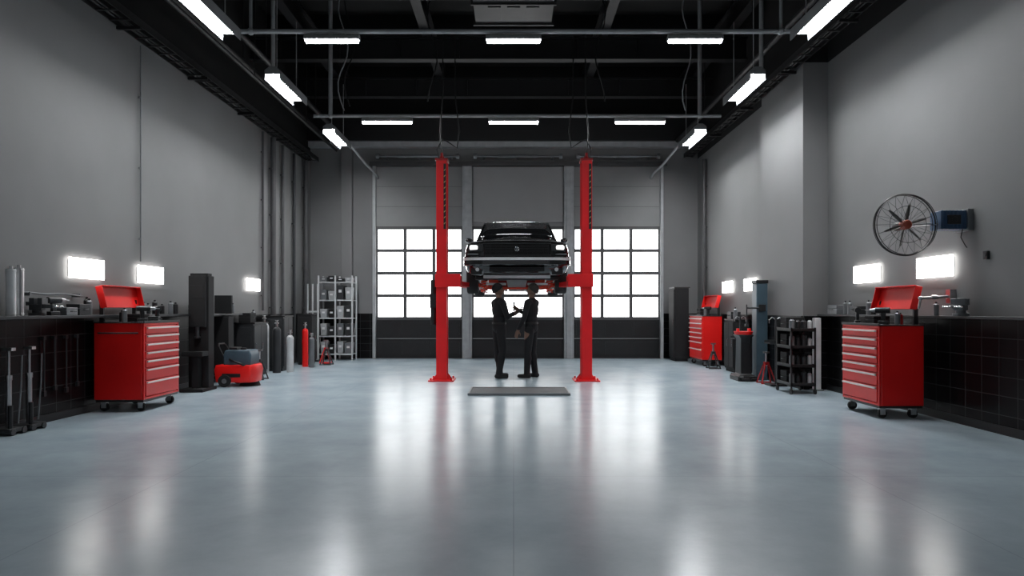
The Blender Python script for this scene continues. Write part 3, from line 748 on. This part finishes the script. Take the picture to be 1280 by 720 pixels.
for y in(7.35,8.2): mb.box(XL+.001,-5.2,y-.012,y+.012,1.42,1.46)
solo('wall_pipe',mb,[GRY],'thin horizontal steel pipe bracketed above the ledge','pipe')
RZT=WZ+.03
vise(4.88,7.45,RZT,math.pi/2+2.2,'gray bench vise bolted on the ledge')
mb=M().cyl((4.96,7.75,1.42),(4.62,7.75,1.40),.015).cyl((4.62,7.75,1.40),(4.60,7.75,1.28),.012).ell((4.62,7.75,1.40),.025).box(4.93,4.999,7.71,7.79,1.34,1.5).cyl((4.74,7.75,1.41),(4.8,7.75,1.41),.026)
solo('swing_bracket',mb,[STL],'steel hose bracket arm reaching out from the wall','bracket')
can(4.9,7.92,RZT); can(4.9,9.3,RZT,.035,.2,BLK,'black spray can standing on the ledge'); toolcase(4.9,9.7,RZT,math.pi,.15,.22,.12,DGR,'dark gray tool case on the ledge')
toolcase(4.9,10.35,RZT,math.pi,.15,.3,.14,GRY,'gray metal box on the ledge')
for y in(9.42,9.95,10.08): can(4.9,y,RZT,.032,.2,random.choice([GRY,DGR]),'spray can standing on the wall ledge')
e=thing('wall_socket',(XR,7.2,1.8),'small black socket box on the wall','wall socket')
build('box',M().box(-.03,0,-.035,.035,0,.09),[BLK],e,.004); build('socket_face',M().cyl((-.035,0,.05),(-.03,0,.05),.022,n=16),[DGR],e)

# ---------------- wall fan ----------------
def fan():
    e=thing('wall_fan',(XR,7.5,2.2),'round black caged wall fan on a bracket with blue motor','fan')
    cx=-.70
    mb=M()
    for r,yy,t in((.335,0,.009),(.33,-.04,.004),(.33,.04,.004),(.20,-.06,.003)):
        mb.torus((cx,yy,0),(0,1,0),r,t,56,6)
    for i in range(20):
        a=2*math.pi*i/20
        for sgn in(-1,1):
            mb.tube([(cx+.05*math.cos(a),sgn*.066,.05*math.sin(a)),(cx+.22*math.cos(a),sgn*.06,.22*math.sin(a)),(cx+.335*math.cos(a),0,.335*math.sin(a))],.0018,5)
    build('cage',mb,[BLK],e)
    for i in range(6):
        a=2*math.pi*i/6+.3
        rows=[]
        for t in range(6):
            r=.04+.20*t/5; w=.009+.010*math.sin(math.pi*min(1,t/5*.9+.1)); tw=.7-.3*t/5
            c=Vector((cx+r*math.cos(a),0,r*math.sin(a))); tn=Vector((-math.sin(a),0,math.cos(a)))
            dv=tn*math.cos(tw)+Vector((0,math.sin(tw),0))
            rows.append([c-dv*w,c,c+dv*w])
        o=build('fan_blade',M().grid(rows),[BLADE],e); so=o.modifiers.new('s','SOLIDIFY'); so.thickness=.004
    build('hub',M().cyl((cx,-.05,0),(cx,.03,0),.05,.055,20).ell((cx,-.05,0),(.05,.02,.05)),[HUBR],e)
    build('fan_motor',M().cyl((cx,.03,0),(cx,.17,0),.05,n=20),[BLK],e,.004)
    build('support_arm',M().cyl((cx,.12,0),(-.3,.12,.03),.012).cyl((-.3,.12,.03),(-.02,.05,.06),.014).cyl((cx+.33,0,0),(-.3,.0,.03),.010),[STL],e)
    mb=M().box(-.34,-.06,-.06,.14,-.05,.15)
    for i in range(7): mb.box(-.33+i*.04,-.32+i*.04,-.07,.145,-.055,.155)
    build('drive_motor',mb,[BLUE],e,.004,'blue ribbed motor housing')
    build('junction_box',M().box(-.28,-.14,-.09,-.06,.0,.1).cyl((-.21,-.10,.05),(-.21,-.09,.05),.03,n=16),[BLK],e,.004)
    build('wall_plate',M().box(-.06,0,-.08,.16,-.07,.17),[GRY],e,.005)
    build('oil_hose',M().tube([(-.1,-.05,-.05),(-.12,-.05,-.14),(-.04,0,-.22),(-.02,.0,-.25)],.005),[BLK],e)
fan()

# ---------------- left floor equipment ----------------
def tall_press(x0,x1,y,label):
    e=thing('hydraulic_press',((x0+x1)/2,y,0),label,'workshop machine')
    w=(x1-x0)/2
    build('foot',M().box(-w-.02,w+.02,-.25,.25,0,.05),[BLKM],e,.006)
    build('column',M().box(-w,w,.0,.2,.05,1.8).box(-w+.03,w-.03,-.06,0,1.0,1.8),[BLKM],e,.01)
    build('control_panel',M().box(-w+.06,w-.06,-.068,-.06,1.45,1.65),[BLKM],e,.003)
    build('bed',M().box(-w,w,-.22,0,.55,.62).box(-.05,.05,-.12,0,.05,.55),[BLKM],e,.005)
    build('ram',M().cyl((0,-.03,1.0),(0,-.03,.85),.03).cyl((0,-.03,.85),(0,-.03,.82),.05),[DGR],e)
    build('top_cap',M().box(-w+.02,w-.02,.02,.16,1.8,1.84),[BLKM],e,.004)
tall_press(-5.10,-4.78,10.7,'tall black workshop press standing against the tiled wall')
def col2():
    e=thing('diagnostic_stand',(-5.09,11.98,0),'slim dark diagnostic stand on wheels against the wall','workshop machine')
    build('base',M().box(-.16,.16,-.18,.18,.06,.12),[BLK],e,.01)
    build('cabinet',M().box(-.13,.13,-.1,.12,.12,1.15),[BLKM],e,.008)
    build('screen',M().box(-.15,.15,-.03,.03,1.2,1.52).box(-.03,.03,-.02,.02,1.15,1.2),[BLKM],e,.008)
    for x in(-.12,.12):
        for y in(-.14,.14): build('caster',M().cyl((x-.015,y,.03),(x+.015,y,.03),.03,n=14).box(x-.01,x+.01,y-.01,y+.01,.03,.06),[RUB],e)
col2()
def scrubber():
    e=thing('floor_machine',(-4.58,11.45,0),'low red wheeled floor machine with boxy blue-gray upper tank','floor cleaner')
    mb=M().loft([[Vector((x,y,z)) for x,y in((-a,-b),(a*.8,-b),(a,-b*.5),(a,b*.5),(a*.8,b),(-a,b))] for z,a,b in((.07,.31,.25),(.28,.33,.27),(.36,.31,.25))])
    build('lower_body',mb,[RED],e,.015,'red lower body')
    build('side_vent',M().box(-.20,.10,-.268,-.25,.16,.22),[BLK],e,.004)
    mb=M().loft([[Vector((x,y,z)) for x,y in((-a+.02,-b),(a+.02,-b),(a+.02,b),(-a+.02,b))] for z,a,b in((.35,.22,.21),(.52,.23,.20),(.60,.20,.19))])
    build('tank',mb,[BLU],e,.02,'boxy blue-gray plastic tank')
    build('tank_cap',M().cyl((.05,0,.60),(.05,0,.63),.05,n=20).box(-.15,-.02,-.1,.1,.60,.64),[BLK],e,.004)
    build('handle',M().tube([(-.2,-.15,.45),(-.30,-.15,.66),(-.32,-.1,.70),(-.32,.1,.70),(-.30,.15,.66),(-.2,.15,.45)],.013),[BLK],e)
    for y in(-.30,.26):
        w=build('wheel',M().cyl((-.15,y,.10),(-.15,y+.04,.10),.10,n=24),[RUB],e)
        sub('hubcap',M().cyl((-.15,y-.004,.10),(-.15,y+.044,.10),.04,n=16),[GRY],w)
    build('front_brush',M().cyl((.16,0,.0),(.16,0,.08),.17,.14,28),[BLKM],e)
    build('hose',M().tube([(-.1,-.2,.45),(0,-.27,.42),(.12,-.27,.38),(.18,-.22,.34)],.018),[BLK],e)
scrubber()
def cabinet(name,x0,x1,y0,y1,z1,m,label,facing=1,nd=2,top=BLK):
    e=thing(name,((x0+x1)/2,(y0+y1)/2,0),label,'cabinet')
    w=(x1-x0)/2;d=(y1-y0)/2
    build('body',M().box(-w,w,-d,d,.06,z1).box(-w+.02,w-.02,-d+.02,d-.02,0,.06),[m],e,.006)
    for i in range(nd):
        a=-d+.01+i*(2*d-.02)/nd; b=a+(2*d-.02)/nd-.006
        xs=(w,w+.018) if facing>0 else(-w-.018,-w)
        dr=build('door',M().box(xs[0],xs[1],a,b,.1,z1-.03),[m],e,.004)
        xx=w+.03 if facing>0 else -w-.03
        sub('handle',M().cyl((xx,a+.05,z1*.5),(xx,a+.05,z1*.5+.14),.007).box(min(xx,xs[0]),max(xx,xs[0]),a+.045,a+.055,z1*.5,z1*.5+.01).box(min(xx,xs[0]),max(xx,xs[0]),a+.045,a+.055,z1*.5+.13,z1*.5+.14),[CHR],dr)
    build('side_panel',M().box(-w+.04,w-.04,-d-.01,-d,.14,z1-.06),[m],e,.004)
    build('worktop',M().box(-w-.01,w+.03,-d-.01,d+.01,z1,z1+.025),[top],e,.003)
cabinet('storage_cabinet',-5.22,-4.86,12.75,13.45,1.0,DGR,'dark gray steel workshop cabinet with metal top')
cabinet('storage_cabinet',-5.1,-4.74,14.05,14.6,1.12,DGR,'dark gray steel workshop cabinet beside gas cylinders')
cabinet('storage_cabinet',-4.98,-4.66,15.7,16.1,1.15,BLKM,'black steel cabinet near the pipe stack')
cabinet('locker',3.95,4.3,16.75,17.3,1.8,BLKM,'tall black metal locker against the end wall',-1,1)
toolcase(-5.05,12.95,1.026,0,.22,.28,.18,BLKM,'black plastic tool case on the cabinet')
can(-5.05,13.25,1.026,.04,.24,GRY,'gray spray can standing on the cabinet')
def cylinder_bottle(x,y,h,r,m,label):
    e=thing('gas_cylinder',(x,y,0),label,'gas cylinder')
    build('bottle',M().cyl((0,0,0),(0,0,h*.8),r,n=24).ell((0,0,h*.8),(r,r,r*1.1),n=24),[m],e)
    build('valve',M().cyl((0,0,h*.85),(0,0,h),.02).cyl((-.04,0,h*.95),(.04,0,h*.95),.012).torus((0,0,h),(0,0,1),.03,.006,16,6),[STL],e)
cylinder_bottle(-4.64,15.2,.98,.065,RED,'slim red gas cylinder standing by the wall')
cylinder_bottle(-4.44,15.0,.75,.06,GRY,'gray gas cylinder standing by the wall')
cylinder_bottle(-5.02,13.75,1.15,.09,SILV,'tall silver gas cylinder standing by the wall')
cylinder_bottle(-4.76,13.72,1.05,.08,DGR,'dark gas cylinder standing by the wall')
cylinder_bottle(-4.55,13.9,.85,.07,SILV,'short silver gas cylinder standing by the wall')
def jackstand(x,y,m,label):
    e=thing('jack_stand',(x,y,0),label,'jack stand')
    mb=M()
    for sx,sy in((-1,-1),(1,-1),(1,1),(-1,1)): mb.cyl((sx*.12,sy*.12,0.01),(sx*.03,sy*.03,.34),.013,n=8)
    mb.box(-.13,.13,-.13,-.11,0,.02).box(-.13,.13,.11,.13,0,.02).box(-.04,.04,-.04,.04,.32,.37)
    build('legs',mb,[m],e); build('ratchet_post',M().cyl((0,0,.3),(0,0,.52),.02).box(-.05,.05,-.025,.025,.52,.55),[STL],e)
jackstand(-4.62,12.4,DGR,'dark steel jack stand on the floor')
jackstand(-4.45,16.2,RED,'red steel jack stand on the floor')
jackstand(-4.3,15.7,DGR,'dark steel jack stand on the floor')
def rack():
    e=thing('wire_shelving',(-4.45,17.25,0),'tall chrome wire shelving rack against the end wall','shelving')
    for x in(-.42,0,.42):
        for y in(-.22,.22): build('post',M().cyl((x,y,0),(x,y,2.12),.022,n=10),[SILV],e)
    for z in(.15,.6,1.05,1.5,1.95):
        mb=M().tube([(-.42,-.22,z),(.42,-.22,z),(.42,.22,z),(-.42,.22,z),(-.42,-.22,z)],.016,6)
        for i in range(20): mb.cyl((-.4+i*.042,-.22,z),(-.4+i*.042,.22,z),.005,n=5)
        build('shelf',mb,[SILV],e)
    for x in(-.42,.42): build('side_brace',M().cyl((x,-.22,.15),(x,.22,1.05),.007,n=6),[SILV],e)
rack()
for z in(.17,.62,1.07,1.52,1.97):
    for x in(-.31,-.11,.11,.31):
        h=random.uniform(.2,.38) if z<1.9 else random.uniform(.08,.15); w=random.uniform(.075,.09)
        i=random.choice([0,0,1,2,2,3]); m=[GRY,DGR,LGR,BLK][i]
        e=thing('storage_bin',(-4.45+x,17.25,z),['gray parts bin on the chrome rack','dark gray parts bin on the chrome rack','pale gray parts bin on the chrome rack','black parts bin on the chrome rack'][i],'bin',0,'parts bins on the rack')
        build('bin_body',M().loft([[Vector((a*w*q,b*.17*q,zz)) for a,b in((-1,-1),(1,-1),(1,1),(-1,1))] for zz,q in((0,.88),(h,1))]),[m],e,.005)
        build('label_holder',M().box(-.035,.035,-.178,-.168,h*.5,h*.7),[WHT],e)
def trolley():
    e=thing('pole_stand',(-4.93,16.75,0),'silver pole stand with vertical steel tubes','stand')
    build('base',M().box(-.18,.18,-.15,.15,0,.04),[DGR],e,.004)
    for x in(-.12,0,.12): build('pole',M().cyl((x,0,.04),(x,0,1.9),.018,n=10),[SILV],e)
    build('crossbar',M().box(-.14,.14,-.02,.02,1.2,1.24).box(-.14,.14,-.02,.02,.5,.54),[SILV],e)
trolley()
def upright_jack(x,y,label):
    e=thing('upright_jack',(x,y,0),label,'jack')
    build('base',M().box(-.10,.10,-.12,.12,.03,.07).cyl((-.11,-.08,.035),(.11,-.08,.035),.035,n=16).cyl((-.11,.08,.035),(.11,.08,.035),.035,n=16),[DGR],e,.004)
    build('cylinder',M().cyl((0,0,.07),(0,0,.55),.026).cyl((0,0,.55),(0,0,.60),.032),[STL],e)
    build('ram',M().cyl((0,0,.60),(0,0,.85),.013).box(-.05,.05,-.03,.03,.85,.88),[STL],e)
    build('handle',M().tube([(.06,.05,.1),(.07,.08,.5),(.07,.09,.80)],.008),[GRY],e)
    build('pump',M().cyl((.06,-.06,.07),(.06,-.06,.3),.022),[BLK],e)
upright_jack(-5.14,6.95,'steel upright transmission jack on a wheeled base')
upright_jack(-5.13,7.23,'steel upright jack on a wheeled base beside the tiles')
for i,y in enumerate((7.62,7.8,8.0,8.2,9.55,9.75,9.95,10.15)):
    mb=M().cyl((XL+.06,y,.35+.05*(i%2)),(XL+.06,y,.95),.009,n=8).box(XL+.031,XL+.07,y-.02,y+.02,.93,.97).box(XL+.045,XL+.075,y-.02,y+.02,.3+.05*(i%2),.36+.05*(i%2))
    solo('pry_bar',mb,[DGR],'long steel pry bar hanging on the black tiles','pry bar',group='pry bars on the tiles')

# ---------------- right floor equipment ----------------
def tire_changer():
    e=thing('tire_changer',(4.3,12.3,0),'tire changer with blue-gray tower and red-rimmed turntable','tire changer')
    mb=M().loft([[Vector((x*a-.16,y*b,z)) for x,y in((-1,-1),(1,-1),(1,1),(-1,1))] for z,a,b in((0,.17,.24),(.08,.17,.24),(.12,.10,.16),(.75,.09,.14),(.82,.14,.18))])
    build('pedestal',mb,[BLK],e,.012)
    build('turntable',M().cyl((-.16,0,.82),(-.16,0,.88),.15,.17,28).box(-.28,-.24,-.03,.03,.88,.93).box(-.08,-.04,-.03,.03,.88,.93),[RED],e,.003,'red turntable with clamps')
    build('tower',M().box(.05,.25,-.08,.16,0,1.74),[BLU],e,.012,'blue-gray upright tower')
    build('tower_cap',M().box(.04,.26,-.09,.17,1.74,1.80),[BLK],e,.01)
    build('mount_arm',M().cyl((.14,-.11,1.3),(-.12,-.06,1.3),.016).cyl((-.12,-.06,1.36),(-.12,-.06,1.0),.012).box(-.15,-.09,-.09,-.03,.97,1.01),[DGR],e)
    build('arm_bracket',M().box(.08,.2,-.13,-.08,1.24,1.36),[BLK],e,.005)
    build('foot_pedals',M().box(-.28,-.16,-.34,-.24,.03,.06).box(-.12,-.02,-.34,-.24,.03,.06).box(-.24,-.04,-.28,-.2,.03,.09),[BLK],e,.004)
tire_changer()
CX,CY=4.34,10.50
def tool_cart(x,y,label):
    e=thing('tool_cart',(x,y,0),label,'tool cart')
    a=.19;b=.28
    for sx in(-a+.012,a-.012):
        for sy in(-b+.012,b-.012):
            build('upright',M().box(sx-.012,sx+.012,sy-.012,sy+.012,.08,1.0),[BLK],e)
            build('caster',M().cyl((sx-.012,sy,.04),(sx+.012,sy,.04),.04,n=16),[RUB],e)
    for z in(.12,.40,.68,.94): build('tray',M().box(-a,a,-b,b,z,z+.012).box(-a,a,-b,-b+.01,z,z+.05).box(-a,a,b-.01,b,z,z+.05).box(-a,-a+.01,-b,b,z,z+.05).box(a-.01,a,-b,b,z,z+.05),[BLK],e,.002)
    build('back_panel',M().box(-a,a,b,b+.01,.1,1.12),[BLKM],e,.002)
tool_cart(CX,CY,'black four-tier tool cart packed with cans and tool cases')
for z in(.1325,.4125,.6925,.9525):
    for dx,dy,r,h,m in((-.13,-.17,.04,.22,GRY),(-.04,-.18,.035,.18,BLK),(.05,-.17,.04,.23,DGR),(.13,-.19,.03,.2,SILV)):
        can(CX+dx,CY+dy,z,r,h*random.uniform(.75,1.05),m,'can of workshop fluid standing on the tool cart')
    toolcase(CX-.02,CY+.08,z,math.pi,.28,.24,.20,BLKM,'black plastic tool case on the tool cart')
e=thing('corner_guard',(4.76,10.72,0),'white painted corner guard post by the pilaster','post')
build('post',M().box(-.05,.05,-.05,.05,.02,1.14),[WHT],e,.008)
build('foot_plate',M().box(-.08,.08,-.08,.08,0,.02),[GRY],e,.003)
def stand(x,y):
    e=thing('parts_stand',(x,y,0),'slim steel parts stand with hanging hooks and tray','stand')
    build('base',M().box(-.14,.14,-.14,.14,0,.03),[BLK],e,.004)
    build('pole',M().cyl((0,0,.03),(0,0,1.15),.018),[DGR],e)
    build('tray',M().box(-.15,.15,-.13,.13,.7,.715).box(-.15,.15,-.13,-.12,.715,.76).box(-.15,.15,.12,.13,.715,.76),[DGR],e,.003)
    for s in(-1,1): build('hook',M().tube([(0,0,1.1),(s*.06,0,1.14),(s*.11,0,1.1),(s*.11,0,1.04)],.007),[STL],e)
stand(4.4,13.25); stand(4.38,11.4)
cabinet('storage_cabinet',4.42,4.72,13.7,14.3,1.05,BLKM,'black steel workshop cabinet against the tiled wall',-1,2)
can(4.5,13.85,1.076,.04,.24,GRY,'gray spray can standing on the cabinet'); toolcase(4.55,14.1,1.076,math.pi,.2,.25,.15,DGR,'dark gray tool case on the cabinet')
jackstand(4.3,14.7,DGR,'dark steel jack stand on the floor')
jackstand(4.35,11.75,REDD,'dark red steel jack stand on the floor')

# ---------------- world, camera ----------------
w=bpy.data.worlds.new('world'); scene.world=w; w.use_nodes=True
w.node_tree.nodes['Background'].inputs['Color'].default_value=(.9,.95,1,1)
w.node_tree.nodes['Background'].inputs['Strength'].default_value=.24
cam=bpy.data.cameras.new('camera'); co=bpy.data.objects.new('camera',cam); COL.objects.link(co)
co.location=(0,0,CAMH); co.rotation_euler=(math.pi/2,0,0)
cam.lens=24; cam.sensor_width=36; cam.shift_x=-2/1280; cam.shift_y=27/1280; cam.clip_end=100
scene.camera=co
